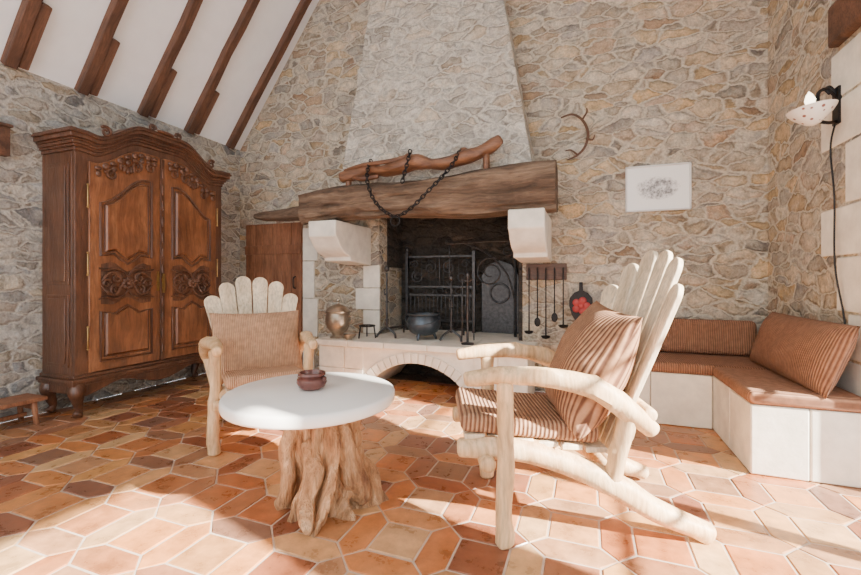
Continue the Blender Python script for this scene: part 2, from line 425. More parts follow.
B().tube([(-2.60,3.72,1.83),(-2.85,3.76,1.82),(-3.15,3.80,1.815),(-3.4,3.82,1.82),(-3.56,3.83,1.83)],[.13,.11,.085,.07,.045],14,5,nz=.25,flat=.75).out('mantel_side_branch',M_beam,fp)
B().box(-2.25,-.55,3.80,YB+.6,1.97,2.0).out('flue_shade_sheet',M_flue_shade,fp)  # added sheet across the open flue, chimney darkness painted on it
def corbel(x0,x1,name):
    pr=[(YB,1.69),(3.52,1.69),(3.52,1.53),(3.56,1.50),(3.60,1.44),(3.68,1.38),(3.80,1.34),(3.80,1.30),(YB,1.27)]
    n=len(pr); v=[(x0,y,z) for y,z in pr]+[(x1,y,z) for y,z in pr]
    f=[tuple(range(n)),tuple(range(2*n-1,n-1,-1))]+[(i,(i+1)%n,n+(i+1)%n,n+i) for i in range(n)]
    B().add(v,f).out(name,M_ash,fp,bev=.012)
corbel(-2.62,-2.30,'corbel_left'); corbel(-.62,-.32,'corbel_right')
b=B(); z=.49
for k,h in enumerate((.27,.25,.26)):
    w=.30 if k%2 else .20; b.box(-2.2-w,-2.19,YB-.012,YB+.02,z+.004,z+h-.004); z+=h
b.out('jamb_quoins',M_ash,fp,bev=.006)
hx0,hx1=-2.62,-.48; ac=-1.54; aw=.54; ar=.30; zt=.43
R_=(aw*aw+ar*ar)/(2*ar)
def arc(R,k0=0,k1=1,n=18,zc=ar-R_):
    a0=math.asin(min(1,aw/R_))
    return [(ac+R*math.sin(-a0+2*a0*(k0+(k1-k0)*i/n)),zc+R*math.cos(-a0+2*a0*(k0+(k1-k0)*i/n))) for i in range(n+1)]
b=B()
def az(x):
    d=x-ac
    if abs(d)>=aw: return 0.0
    return max(0,ar-R_+math.sqrt(R_*R_-d*d))
xs=[ac-aw+2*aw*i/24 for i in range(25)]
b.strip(xs,az,lambda x:zt,3.72,4.88); b.box(hx0,ac-aw,3.72,4.24,0,zt); b.box(-2.2,ac-aw,4.24,4.88,0,zt); b.box(ac+aw,hx1,3.72,4.24,0,zt)
b.box(ac+aw,-.62,4.24,4.88,0,zt)
b.out('hearth_base',M_ash,fp,smooth=0)
B().box(ac-aw,ac+aw,YB-.01,4.86,-.02,.002).out('arch_floor',M_soot_shade,fp)  # dark colour here paints the shade inside the arch
B().box(ac-aw,ac+aw,4.55,4.60,0,.32).out('arch_back',M_soot_shade,fp)  # dark plane closing the arch, its shade put into the colour
b=B()
nv=19
for k in range(nv):
    i0=arc(R_+.002,(k+.06)/nv,(k+.94)/nv,2); i1=arc(R_+.10,(k+.06)/nv,(k+.94)/nv,2)
    b.prism(i0+i1[::-1],3.70,3.78)
b.out('hearth_arch_voussoirs',M_ash,fp,bev=.006)
b=B()
for a,c in ((hx0,-2.32),(-2.315,-2.10),(-.96,-.74),(-.735,hx1)):
    b.box(a,c-.005,3.705,3.74,.01,.20); b.box(a,c-.005,3.705,3.74,.207,.42)
b.out('hearth_facing',M_ash,fp,bev=.006)
b=B(); xs=[hx0-.02,-2.25,-1.85,-1.40,-1.0,hx1+.03]
for a,c in zip(xs[:-1],xs[1:]): b.box(a+.002,c-.002,3.66,4.24,.43,.49)
b.box(-2.19,-.61,4.24,4.88,.43,.488)
b.out('hearth_slab',M_ash,fp,bev=.008)
b=B(); b.box(-2.2,-.6,4.86,4.94,0,1.95); b.box(-.64,-.6,4.27,4.86,.49,1.95); b.box(-2.2,-2.185,4.45,4.86,1.25,1.95)
b.out('firebox_lining',M_soot_shade,fp,smooth=0)
def spiral(b,c,r0,turns,rad,sx=1,y=0,a0=0,shr=.78):
    pts=[];n=int(turns*10)
    for i in range(n+1):
        a=a0+2*pi*i/10; r=r0*(1-shr*i/n); pts.append((c[0]+sx*r*math.cos(a),c[1]+y*i,c[2]+r*math.sin(a)))
    b.tube(pts,[rad*(1-.5*i/n) for i in range(n+1)],8,2)
e=empty('fireplace_grate'); b=B()
gx0,gx1,gy=-2.06,-1.22,4.72
for x in (gx0,gx1): b.box(x-.018,x+.018,gy-.02,gy+.02,.49,1.44); b.ball((x,gy,1.47),(.03,.03,.035))
for z in (.62,.92,1.02,1.38): b.box(gx0,gx1,gy-.012,gy+.012,z-.012,z+.012)
for k in range(1,17): x=gx0+(gx1-gx0)*k/17; b.tube([(x,gy,.62),(x,gy,.92)],.007,8,1)
for k in range(0,7):
    x=gx0+(gx1-gx0)*(k+.5)/7; b.tube([(x+.045*math.cos(a),gy,.97+.036*math.sin(a)) for a in [2*pi*q/10 for q in range(10)]],.006,6,2,closed=True)
gm=(gx0+gx1)/2
for s in (-1,1):
    spiral(b,(gm+s*.12,gy,1.25),.085,1.5,.012,s,0,1.2); spiral(b,(gm+s*.28,gy,1.14),.08,1.5,.012,-s,0,2.2); spiral(b,(gm+s*.32,gy,1.29),.055,1.3,.010,s,0,0)
b.tube([(gm,gy,1.02),(gm,gy,1.44)],.012,8,1)
for k in range(1,9): x=gx0+(gx1-gx0)*k/9; b.tube([(x,gy+.015,1.02),(x,gy+.015,1.38)],.005,6,1)
b.out('bars',M_iron2,e,bev=.002)
e=empty('cast_iron_fireback'); b=B(); b.prism([(-1.15,.49),(-.72,.49),(-.72,1.15),(-.80,1.28),(-.935,1.33),(-1.07,1.28),(-1.15,1.15)],4.80,4.85); b.tube([(-.935+.11*math.cos(a),4.79,.95+.11*math.sin(a)) for a in [2*pi*q/12 for q in range(12)]],.012,8,2,closed=True)
b.out('plate',M_iron2,e,bev=.006)
def andiron(x,y,h):
    e=empty('andiron',(x,y,.49)); b=B()
    b.tube([(-.11,-.02,0.01),(-.09,0,.05),(-.04,0,.09),(0,0,.11),(.04,0,.09),(.09,0,.05),(.11,-.02,.01)],.012,8,4)
    b.tube([(0,0,.09),(0,0,.3),(0,0,h-.08)],[.014,.012,.010],8,2)
    b.ball((0,0,h-.03),(.026,.026,.034)); b.ball((0,0,h*.5),(.02,.02,.014)); b.ball((0,0,h*.25),(.02,.02,.014))
    b.tube([(0,-.01,h*.62),(0,-.05,h*.60),(0,-.06,h*.66),(0,-.04,h*.68)],.006,6,4)
    b.tube([(0,0,.10),(0,.25,.09),(0,.42,.08),(0,.44,.01)],.012,8,3)
    b.out('iron',M_iron2,e)
andiron(-1.97,3.98,.76); andiron(-1.26,3.98,.66); 
e=empty('cauldron',(-1.57,4.02,.49)); b=B()
pr=[(.02,.045),(.09,.05),(.145,.085),(.172,.14),(.175,.18),(.16,.22),(.148,.24),(.17,.258),(.172,.266),(.15,.262),(.14,.24),(.155,.2),(.15,.14),(.08,.07),(.01,.065)]
b.lathe(pr,seg=36)
for k in range(3):
    a=k*2.1+.4; b.tube([(.10*math.cos(a),.10*math.sin(a),.07),(.13*math.cos(a),.13*math.sin(a),.008)],[.02,.012],8,2)
b.tube([(-.165,0,.25),(-.185,-.04,.22),(-.12,-.13,.18),(0,-.17,.165),(.12,-.13,.18),(.185,-.04,.22),(.165,0,.25)],.007,8,5)
b.out('pot',plain('cauldron_iron',(.08,.10,.12),.4,.7,.3,20),e)
e=empty('fireplace_crane'); b=B(); cx,cy=-.72,4.55
b.tube([(cx,cy,.49),(cx,cy,1.0),(cx,cy,1.62)],.016,8,2)
b.tube([(cx,cy,1.52),(-1.0,4.5,1.52),(-1.42,4.42,1.50),(-1.45,4.42,1.53)],.013,8,3)
b.tube([(cx,cy,.85),(-.80,4.53,1.15),(-1.0,4.50,1.38),(-1.25,4.45,1.50)],.011,8,5)
spiral(b,(-.98,4.5,1.18),.17,1.6,.012,1,0,1.2); spiral(b,(-.80,4.53,1.42),.08,1.3,.010,-1,0,1.2)
b.tube([(-1.42,4.42,1.50),(-1.42,4.42,1.2),(-1.42,4.42,1.12),(-1.39,4.42,1.08),(-1.42,4.42,1.05),(-1.45,4.42,1.09)],.008,8,3)
b.out('iron',M_iron2,e)
e=empty('fire_poker_stand',(-1.06,3.86,.49)); b=B(); b.lathe([(.06,0),(.06,.012),(.012,.02),(.010,.62),(.02,.64),(.02,.67),(.004,.69)],seg=16)
b.tube([(-.05,0,.56),(-.055,0,.62),(-.02,0,.60),(.02,0,.60),(.055,0,.62),(.05,0,.56)],.006,6,3)
b.tube([(-.05,0,.57),(-.06,.01,.02)],.006,6,2); b.tube([(.05,0,.57),(.06,.01,.04)],.006,6,2); b.out('iron',M_iron2,e)
e=empty('iron_trivet',(-2.16,3.90,.49)); b=B(); b.tube([(.08*math.cos(a),.08*math.sin(a),.13) for a in [2*pi*q/12 for q in range(12)]],.008,6,2,closed=True)
for k in range(3): a=2.1*k; b.tube([(.08*math.cos(a),.08*math.sin(a),.13),(.10*math.cos(a),.10*math.sin(a),.006)],.007,6,1)
b.out('iron',M_iron,e)
e=empty('lidded_metal_pot',(-2.47,3.83,.49)); b=B()
b.lathe([(.085,0),(.09,.012),(.06,.03),(.065,.05),(.105,.09),(.128,.14),(.134,.19),(.130,.235),(.118,.262),(.135,.268),(.137,.282),(.128,.288),(.118,.305),(.080,.335),(.035,.352),(.014,.36),(.010,.378),(.024,.392),(.022,.408),(.004,.418)],seg=36)
for s_ in (-1,1): b.tube([(s_*.125,0,.225),(s_*.17,0,.235),(s_*.175,0,.18),(s_*.13,0,.15)],.008,8,4)
b.out('body',M_pewter,e)
e=empty('small_metal_bowl',(-2.28,3.74,.49)); b=B(); b.lathe([(.03,0),(.032,.008),(.06,.03),(.075,.055),(.07,.055),(.055,.032),(.005,.014)],seg=24); b.out('body',M_pewter,e)
# ox yoke
e=empty('ox_yoke'); b=B()
yk=[(-2.27,3.60,2.115,.055),(-2.14,3.60,2.135,.07),(-1.97,3.60,2.165,.065),(-1.82,3.60,2.14,.055),(-1.64,3.60,2.165,.085),(-1.48,3.60,2.195,.075),(-1.32,3.60,2.155,.05),(-1.16,3.60,2.155,.06),(-1.0,3.60,2.19,.075),(-.87,3.60,2.225,.06),(-.77,3.60,2.27,.06),(-.70,3.60,2.31,.045)]
b.tube([q[:3] for q in yk],[q[3]*1.08 for q in yk],16,6,nz=.25,flat=.85)
b.tube([(-2.12,3.56,2.09),(-2.0,3.54,2.07),(-1.85,3.55,2.08)],[.02,.03,.02],10,3)
b.tube([(-2.22,3.55,2.17),(-2.0,3.54,2.20),(-1.7,3.54,2.21),(-1.55,3.55,2.25)],[.01,.02,.022,.01],8,4)
b.ball((-1.55,3.60,2.25),(.05,.05,.03)); b.ball((-1.02,3.60,2.25),(.04,.05,.025))
b.tube([(-.82,3.60,2.06),(-.82,3.60,2.22)],.03,10,2); b.tube([(-2.2,3.60,2.02),(-2.2,3.60,2.1)],.03,10,2)
b.out('yoke',M_yoke,e)
def chain(b,pts,link=.028,r=.0055):
    P_=catmull(pts,40); cs=[P_[0]]
    for p in P_[1:]:
        if (p-cs[-1]).length>=link*1.25: cs.append(p)
    for i in range(len(cs)-1):
        c=(cs[i]+cs[i+1])/2; t=(cs[i+1]-cs[i]).normalized(); s1=t.cross(Vector((0,1,0)))
        if s1.length<.1: s1=t.cross(Vector((1,0,0)))
        s1.normalize(); s2=t.cross(s1)
        q=(s1+s2).normalized() if i%2 else (s1-s2).normalized()
        lp=[c+t*(link*.95*math.cos(a))+q*(link*.55*math.sin(a)) for a in [2*pi*k/10 for k in range(10)]]
        b.tube(lp,r,6,1,closed=True)
e=empty('iron_chain'); b=B()
chain(b,[(-1.95,3.60,2.26),(-1.93,3.50,2.15),(-1.90,3.43,2.02),(-1.84,3.42,1.86),(-1.74,3.42,1.74),(-1.60,3.42,1.67),(-1.45,3.42,1.74),(-1.30,3.42,1.87),(-1.16,3.43,2.0),(-1.08,3.48,2.12),(-1.04,3.60,2.29)])
chain(b,[(-1.50,3.51,2.28),(-1.51,3.45,2.13),(-1.53,3.43,2.03),(-1.55,3.43,1.96)])
b.tube([(-1.61+.045*math.cos(a),3.42,1.63+.045*math.sin(a)) for a in [2*pi*k/10 for k in range(10)]],.007,8,2,closed=True)
b.out('links',M_iron,e)
e=empty('utensil_rack'); b=B(); b.box(-.56,-.18,YB-.03,YB,1.10,1.26); b.out('board',wood('rack_wood',(.05,.025,.015),(.13,.065,.04),0),e,bev=.006)
b=B()
for k in range(5):
    x=-.53+.08*k; ln=[.62,.50,.66,.45,.55][k]
    b.tube([(x,YB-.03,1.2),(x,YB-.06,1.19),(x,YB-.06,1.22)],.005,6,3)
    b.tube([(x,YB-.055,1.21),(x,YB-.05,1.21-ln*.5),(x,YB-.05,1.21-ln)],[.008,.006,.008],6,2)
    if k%2==0: b.lathe([(.004,-.02),(.03,-.012),(.042,.0),(.045,.012),(.035,.004),(.003,-.012)],(x,YB-.07,1.21-ln),16)
    else: b.ball((x,YB-.05,1.19-ln),(.03,.006,.045))
b.out('utensils',M_iron,e)
e=empty('fireplace_bellows'); b=B()
pts=[(.0,.80),(.045,.80),(.08,.86),(.105,.95),(.10,1.02),(.06,1.07),(.018,1.09),(.015,1.17),(-.015,1.17),(-.018,1.09),(-.06,1.07),(-.10,1.02),(-.105,.95),(-.08,.86),(-.045,.80)]
pts=[(x-.05,z-.09) for x,z in pts]
b.prism(pts,YB-.10,YB-.085); b.prism(pts,YB-.03,YB-.015); b.out('boards',M_iron,e,bev=.004)
b=B(); b.prism([((x+.05)*.9-.05,(z-.82)*.9+.82) for x,z in pts[1:7]+pts[10:]],YB-.085,YB-.03)
for a in range(5):
    b.ball((-.05+.05*math.cos(a*1.257),YB-.10,.86+.05*math.sin(a*1.257)),(.035,.012,.035))
b.ball((-.05,YB-.102,.86),(.03,.014,.03)); b.out('leather',M_red,e)
B().tube([(-.05,YB-.06,.71),(-.05,YB-.06,.64),(-.05,YB-.06,.58)],[.022,.014,.009],10,2).out('nozzle',M_brass,e)
e=empty('wall_antler'); b=B(); y=YB-.03
b.tube([(-.23,y,2.66),(-.13,y-.02,2.67),(-.04,y-.04,2.60),(.01,y-.04,2.48),(-.01,y-.03,2.36),(-.08,y-.02,2.28),(-.17,y,2.25)],[.008,.010,.012,.013,.012,.010,.006],8,5)
b.tube([(-.04,y-.04,2.60),(.0,y-.05,2.66),(.0,y-.05,2.70)],[.011,.009,.005],8,3); b.tube([(0,y-.04,2.42),(.05,y-.05,2.40),(.07,y-.05,2.44)],[.011,.009,.005],8,3)
b.tube([(-.08,y-.02,2.28),(-.14,y-.03,2.33),(-.19,y-.02,2.33)],[.010,.008,.005],8,3); b.out('horn',M_ant,e)

def art():
    m,nt,bb=newmat('engraving'); tc=N(nt,'ShaderNodeTexCoord'); mp=N(nt,'ShaderNodeVectorMath',operation='MULTIPLY'); mp.inputs[1].default_value=(4.0,0,6.5)
    nt.links.new(tc.outputs['Object'],mp.inputs[0])
    ln=N(nt,'ShaderNodeVectorMath',operation='LENGTH'); nt.links.new(mp.outputs[0],ln.inputs[0])
    n=noisen(nt,coords(nt,(1,1,1)),26,8,.8); r=ramp(nt,[(.42,.18),(.58,.75)]); nt.links.new(n.outputs[0],r.inputs[0])
    nz=math_(nt,'ADD',ln.outputs['Value'],math_(nt,'MULTIPLY',n.outputs[0],.5)); r2=ramp(nt,[(.70,0.0),(.95,1.0)]); nt.links.new(nz,r2.inputs[0])
    nt.links.new(mix(nt,r2.outputs[0],r.outputs[0],(.90,.90,.88)),bb.inputs['Base Color']); bb.inputs['Roughness'].default_value=.5
    return m
e=empty('framed_picture',(.595,YB,1.925)); b=B(); w,h=.262,.207
for a in ((-w,w,h-.014,h),(-w,w,-h,-h+.014),(-w,-w+.014,-h,h),(w-.014,w,-h,h)): b.box(a[0],a[1],-.028,-.002,a[2],a[3])
b.out('frame',plain('grey_frame',(.66,.65,.63),.4,0,.03),e,bev=.002); B().box(-w+.012,w-.012,-.014,-.006,-h+.012,h-.012).out('engraving_sheet',art(),e)

# sconce
e=empty('wall_sconce',(XR,3.20,2.09)); b=B()
b.box(-.016,0,-.035,.035,-.06,.16)
b.tube([(-.01,0,.10),(-.06,-.02,.15),(-.12,-.06,.12),(-.14,-.10,.03),(-.15,-.12,-.05)],.010,8,5)
b.tube([(-.01,0,-.04),(-.07,-.05,-.06),(-.16,-.12,-.06)],.010,8,4)
b.tube([(-.01,.0,.12),(-.04,.0,.17),(-.07,-.02,.15),(-.05,-.02,.12)],.008,8,4)
b.out('iron_bracket',M_iron,e)
m,nt,bb=newmat('speckled_ceramic'); vo=N(nt,'ShaderNodeTexVoronoi'); vo.inputs['Scale'].default_value=30; nt.links.new(coords(nt),vo.inputs['Vector']); r=ramp(nt,[(.22,(.22,.07,.05)),(.30,(.80,.74,.66))]); nt.links.new(vo.outputs['Distance'],r.inputs[0]); nt.links.new(r.outputs[0],bb.inputs['Base Color']); bb.inputs['Roughness'].default_value=.3
tilt=Matrix.Translation((-.18,-.13,-.02))@Matrix.Rotation(math.radians(-6),4,'Y')
b=B(); b.lathe([(.012,-.07),(.035,-.06),(.065,-.035),(.095,-.005),(.112,.02),(.116,.03),(.106,.028),(.085,.008),(.05,-.02),(.006,-.028)],seg=32); b.out('dish',m,e,tilt)
b=B(); b.lathe([(.016,-.02),(.016,.04),(.012,.042)],seg=16); b.out('candle_sleeve',M_fr,e,tilt)
m2,nt,bb=newmat('lit_bulb'); bb.inputs['Base Color'].default_value=(1,.95,.85,1); bb.inputs['Emission Color'].default_value=(1,.85,.6,1); bb.inputs['Emission Strength'].default_value=6; nz=noisen(nt,coords(nt),5)
b=B(); b.lathe([(.008,.04),(.022,.06),(.026,.08),(.016,.11),(.002,.13)],seg=16); b.out('bulb',m2,e,tilt)
B().tube([(-.012,.01,-.05),(-.03,.02,-.2),(-.02,.0,-.5),(-.035,-.04,-.9),(-.02,-.10,-1.2),(-.02,-.13,-1.42)],.005,6,6).out('cord',M_iron,e)

# ---------------------------------------------------------------- bench
e=empty('corner_bench'); b=B(); g=.002
for a,c in ((.05,.46),(.46,.87),(.87,1.40)): b.box(a+g,c-g,3.61,4.245,.002,.395)
b.box(.87,1.14-g,2.86,3.235-g,.002,.395); b.box(1.14+g,1.40,2.86,3.235-g,.002,.395); b.box(.87,1.40,3.235+g,3.61-g,.002,.395)
b.out('stone_base',M_ash,e,bev=.008)
b=B(); b.box(.03,1.40,3.59,4.245,.397,.475); b.out('seat_cushion_back',M_cordB,e,bev=.03,bseg=4)
b=B(); b.box(.855,1.40,2.845,3.585,.397,.475); b.out('seat_cushion_side',M_cordY,e,bev=.03,bseg=4)
mt=Matrix.Translation((.70,4.145,.62))@Matrix.Rotation(math.radians(-10),4,'X')
b=B(); b.box(-.66,.60,-.06,.06,-.145,.145); b.out('back_cushion',M_cordB,e,mt,bev=.045,bseg=4)
mt=Matrix.Translation((1.27,3.40,.66))@Matrix.Rotation(math.radians(90),4,'Z')@Matrix.Rotation(math.radians(20),4,'X')
b=B(); b.pillow(1.12,.42,.20,pinch=.03); b.out('bolster_cushion',M_cordB,e,mt,merge=.0005,smooth=80)

# ---------------------------------------------------------------- armoire
ar_=empty('armoire',(XL+.01,2.13,0),pi/2)
AW=1.42; AD=.42
def sm(t): t=max(0,min(1,t)); return t*t*(3-2*t)
def topz(x):
    s=x/AW; s=min(s,1-s)
    return 2.13+.185*sm((s-.10)/.26)-.012*math.sin(max(0,min(1,(s-.05)/.1))*pi)
xs=[AW*i/48 for i in range(49)]
b=B(); b.strip(xs,lambda x:.30,topz,-AD,-AD+.04)
b.box(0,.04,-AD+.04,-.0,.30,2.13); b.box(AW-.04,AW,-AD+.04,0,.30,2.13); b.box(.04,AW-.04,-.03,0,.30,2.13); b.box(.04,AW-.04,-AD+.04,-.03,.30,.34); b.box(.04,AW-.04,-AD+.04,-.03,2.09,2.12)
b.out('carcass',M_oakd,ar_,bev=.004)
b=B(); layers=[(0,.03,.010),(.03,.05,.022),(.05,.075,.034),(.075,.09,.045),(.09,.125,.062),(.125,.145,.075),(.145,.16,.066)]
for lo,hi,pj in layers:
    X=[-pj+(AW+2*pj)*i/48 for i in range(49)]
    g_=lambda x:topz(max(0,min(AW,x)))
    b.strip(X,lambda x:g_(x)+lo,lambda x:g_(x)+hi,-AD-pj,-AD+.10)
    for x0,x1 in ((-pj,.05),(AW-.05,AW+pj)): b.box(x0,x1,-AD+.10,0,2.13+lo,2.13+hi)
b.box(0,AW,-AD+.1,0,2.13,2.16)
b.out('cornice',M_oakd,ar_,bev=.004)
b=B()
for lo,hi,pj in ((.26,.285,.03),(.285,.315,.045),(.315,.34,.02)):
    b.box(-pj,AW+pj,-AD-pj,0,lo,hi)
def apr(x):
    s=x/AW; return .26-.015-.085*abs(math.cos(s*pi*2))**1.5*(1 if .0<=s<=1 else 0)
b.strip([.06+(AW-.12)*i/48 for i in range(49)],apr,lambda x:.262,-AD-.015,-AD+.015)
b.box(-.01,.015,-AD+.05,-.05,.19,.262); b.box(AW-.015,AW+.01,-AD+.05,-.05,.19,.262)
b.out('plinth_apron',M_oakd,ar_,bev=.004)
b=B()
for x,sx in ((.04,-1),(AW-.04,1)):
    for y,sy in ((-AD+.03,-1),(-.06,0)):
        b.tube([(x,y,.28),(x+sx*.028,y+sy*.028,.21),(x+sx*.01,y+sy*.012,.12),(x-sx*.005,y,.06),(x+sx*.02,y+sy*.025,.022)],[.055,.058,.036,.026,.034],12,5)
b.out('cabriole_feet',M_oakd,ar_)
def ring_from(poly,b,y,r):
    b.tube([(x,y,z) for x,z in poly],r,8,1,closed=True)
def door(x0,x1,mir,name):
    def X(t): return x0+(x1-x0)*t if not mir else x1-(x1-x0)*t
    b=B()
    top=lambda x: topz(x)-.06
    xs=sorted(X(i/16) for i in range(17))
    b.strip(xs,lambda x:.35,top,-AD-.022,-AD)
    b.out(name+'_slab',M_oak,ar_,bev=.005)
    def poly_top():
        P=[]
        for i in range(9): t=i/8; P.append((X(.14+.72*t),1.30-.06*math.sin(t*pi*1)**2+ .05*math.sin(t*2*pi)**2))
        for i in range(11):
            t=1-i/10; xx=X(.14+.72*t); P.append((xx,1.74+.26*sm(t*1.15)))
        return P
    def poly_bot():
        P=[]
        for i in range(9): t=1-i/8; P.append((X(.14+.72*t),.84+.04*math.sin(t*pi)**2-.05*math.sin(t*2*pi)**2))
        return [(X(.86),.84)]+P[1:-1]+[(X(.14),.84),(X(.14),.43),(X(.86),.43)]
    def poly_mid():
        P=[]
        for i in range(13):
            t=i/12; P.append((X(.14+.72*t),.90+.05*math.sin(t*pi)**2-.03*math.sin(t*2*pi)**2))
        for i in range(13):
            t=1-i/12; P.append((X(.14+.72*t),1.235-.06*math.sin(t*pi)**2+.045*math.sin(t*2*pi)**2))
        return P
    bm_=B(); bp=B()
    for k,P in enumerate((poly_top(),poly_bot(),poly_mid())):
        if k<2: ring_from(P,bm_,-AD-.025,.012)
        cx=sum(p[0] for p in P)/len(P); cz=sum(p[1] for p in P)/len(P)
        Q=[(cx+(x-cx)*.86,cz+(z-cz)*.90) for x,z in P]
        if k<2:
            ring_from(Q,bm_,-AD-.024,.006)
            n=len(P); Q2=[(cx+(x-cx)*.78,cz+(z-cz)*.84) for x,z in P]
            v=[(x,-AD-.021,z) for x,z in Q]+[(x,-AD-.040,z) for x,z in Q2]
            bp.add(v,[tuple(range(n,2*n))]+[(i,(i+1)%n,n+(i+1)%n,n+i) for i in range(n)])
        else:
            n=len(P); v=[(x,-AD-.0215,z) for x,z in P]+[(x,-AD-.026,z) for x,z in Q]
            b2=B().add(v,[tuple(range(n,2*n))]+[(i,(i+1)%n,n+(i+1)%n,n+i) for i in range(n)]); b2.out(name+'_carved_ground',M_carv,ar_,smooth=30)
    bm_.out(name+'_mouldings',M_oakd,ar_); bp.out(name+'_raised_panels',M_oak,ar_,smooth=30)
    b=B(); cx=X(.5); cz=1.07; yy=-AD-.034
    for k in range(8):
        a=2*pi*k/8; b.ball((cx+.036*math.cos(a),yy,cz+.036*math.sin(a)),(.022,.020,.022),8,6)
    b.ball((cx,yy-.012,cz),(.020,.018,.020),8,6)
    for s in (-1,1):
        for t in (-1,1):
            spiral(b,(cx+s*.098,yy,cz+t*.048),.047,1.4,.013,s,0,t*.8); 
            b.tube([(cx+s*.05,yy,cz+t*.01),(cx+s*.10,yy,cz+t*.09),(cx+s*.165,yy,cz+t*.078),(cx+s*.215,yy,cz+t*.02)],[.009,.015,.015,.006],8,4)
            b.tube([(cx,yy,cz+t*.05),(cx+s*.03,yy,cz+t*.10),(cx+s*.10,yy,cz+t*.128),(cx+s*.18,yy,cz+t*.115),(cx+s*.235,yy,cz+t*.13)],[.006,.010,.012,.010,.005],8,4)
        spiral(b,(cx+s*.175,yy,cz),.038,1.2,.012,-s,0,0)
    b.out(name+'_medallion',M_carv,ar_)
    b=B()
    for k in range(9):
        t=.10+.80*k/8; xx=X(t); zz=topz(xx)-.10
        b.ball((xx,yy,zz),(.030,.018,.020+.010*(k%2)),8,6)
        b.ball((xx,yy-.004,zz-.045),(.022,.014,.014+.012*((k+1)%2)),8,6)
    sg=1 if not mir else -1
    spiral(b,(X(.28),yy,topz(X(.28))-.185),.048,1.4,.014,sg,0,1); spiral(b,(X(.62),yy,topz(X(.62))-.20),.055,1.4,.014,-sg,0,1)
    spiral(b,(X(.84),yy,topz(X(.84))-.19),.045,1.4,.012,sg,0,1)
    for k in range(5): b.ball((X(.40+.045*k),yy,topz(X(.45))-.17-.012*(2-abs(k-2))),(.018,.016,.034),8,6)
    b.out(name+'_foliage',M_carv,ar_)
    b=B()
    for z in (.55,1.15,1.70): b.tube([(X(-.02),-AD-.025,z),(X(-.02),-AD-.025,z+.16)],.006,8,1); b.ball((X(-.02),-AD-.025,z-.01),.009,8,6); b.ball((X(-.02),-AD-.025,z+.17),.009,8,6)
    b.out(name+'_hinges',M_brass,ar_)
door(.09,.69,False,'door_a'); door(.73,AW-.09,True,'door_b')
b=B(); b.box(.69,.73,-AD-.032,-AD,.35,2.24); 
for k in range(12): b.ball((.71,-AD-.034,.45+.15*k),(.014,.010,.05),8,6)
b.out('centre_stile',M_oakd,ar_,bev=.004)
b=B(); b.prism([(.70,.98),(.72,.98),(.725,1.05),(.72,1.16),(.70,1.16),(.695,1.05)],-AD-.048,-AD-.04); b.prism([(.66,1.0),(.675,1.0),(.68,1.07),(.675,1.18),(.66,1.18),(.655,1.07)],-AD-.032,-AD-.022); b.out('escutcheons',M_brass,ar_)
b=B(); yy=-AD-.02
for s in (-1,1):
    spiral(b,(AW/2+s*.13,-AD-.075,topz(AW/2)+.172),.032,1.3,.014,-s,0,0)
    spiral(b,(AW/2+s*.52,-AD-.065,topz(.2)+.185),.045,1.3,.015,s,0,.8)
b.ball((AW/2,-AD-.075,topz(AW/2)+.165),(.09,.02,.018),12,6)
b.out('crest_carving',M_carv,ar_)
b=B()
for z0,z1 in ((.40,.98),(1.06,2.04)):
    for x0,x1 in ((-.008,.0),(AW,AW+.008)):
        b.box(x0,x1,-AD+.07,-.07,z0,z1)
    b.box(-.016,-.006,-AD+.10,-.10,z0+.03,z1-.03)
b.out('side_panels',M_oakd,ar_,bev=.006)

e=empty('footstool',(-4.03,1.74,0)); b=B(); b.box(-.13,.13,-.27,.27,.175,.205)
for y in (-.2,.2):
    for x in (-.09,.09): b.tube([(x,y,.18),(x*1.1,y*1.08,.0)],[.02,.018],8,2)
    b.box(-.09,.09,y-.012,y+.012,.12,.16)
b.box(-.012,.012,-.2,.2,.06,.09)
b.out('stool',M_door,e,bev=.005)
e=empty('wall_key_box',(XL,1.80,2.16)); b=B(); b.box(0,.07,-.12,.10,-.11,.11); b.box(0,.09,-.13,.11,.11,.13); b.box(.07,.075,-.09,.07,-.08,.08); b.out('box',M_raft,e,bev=.005)

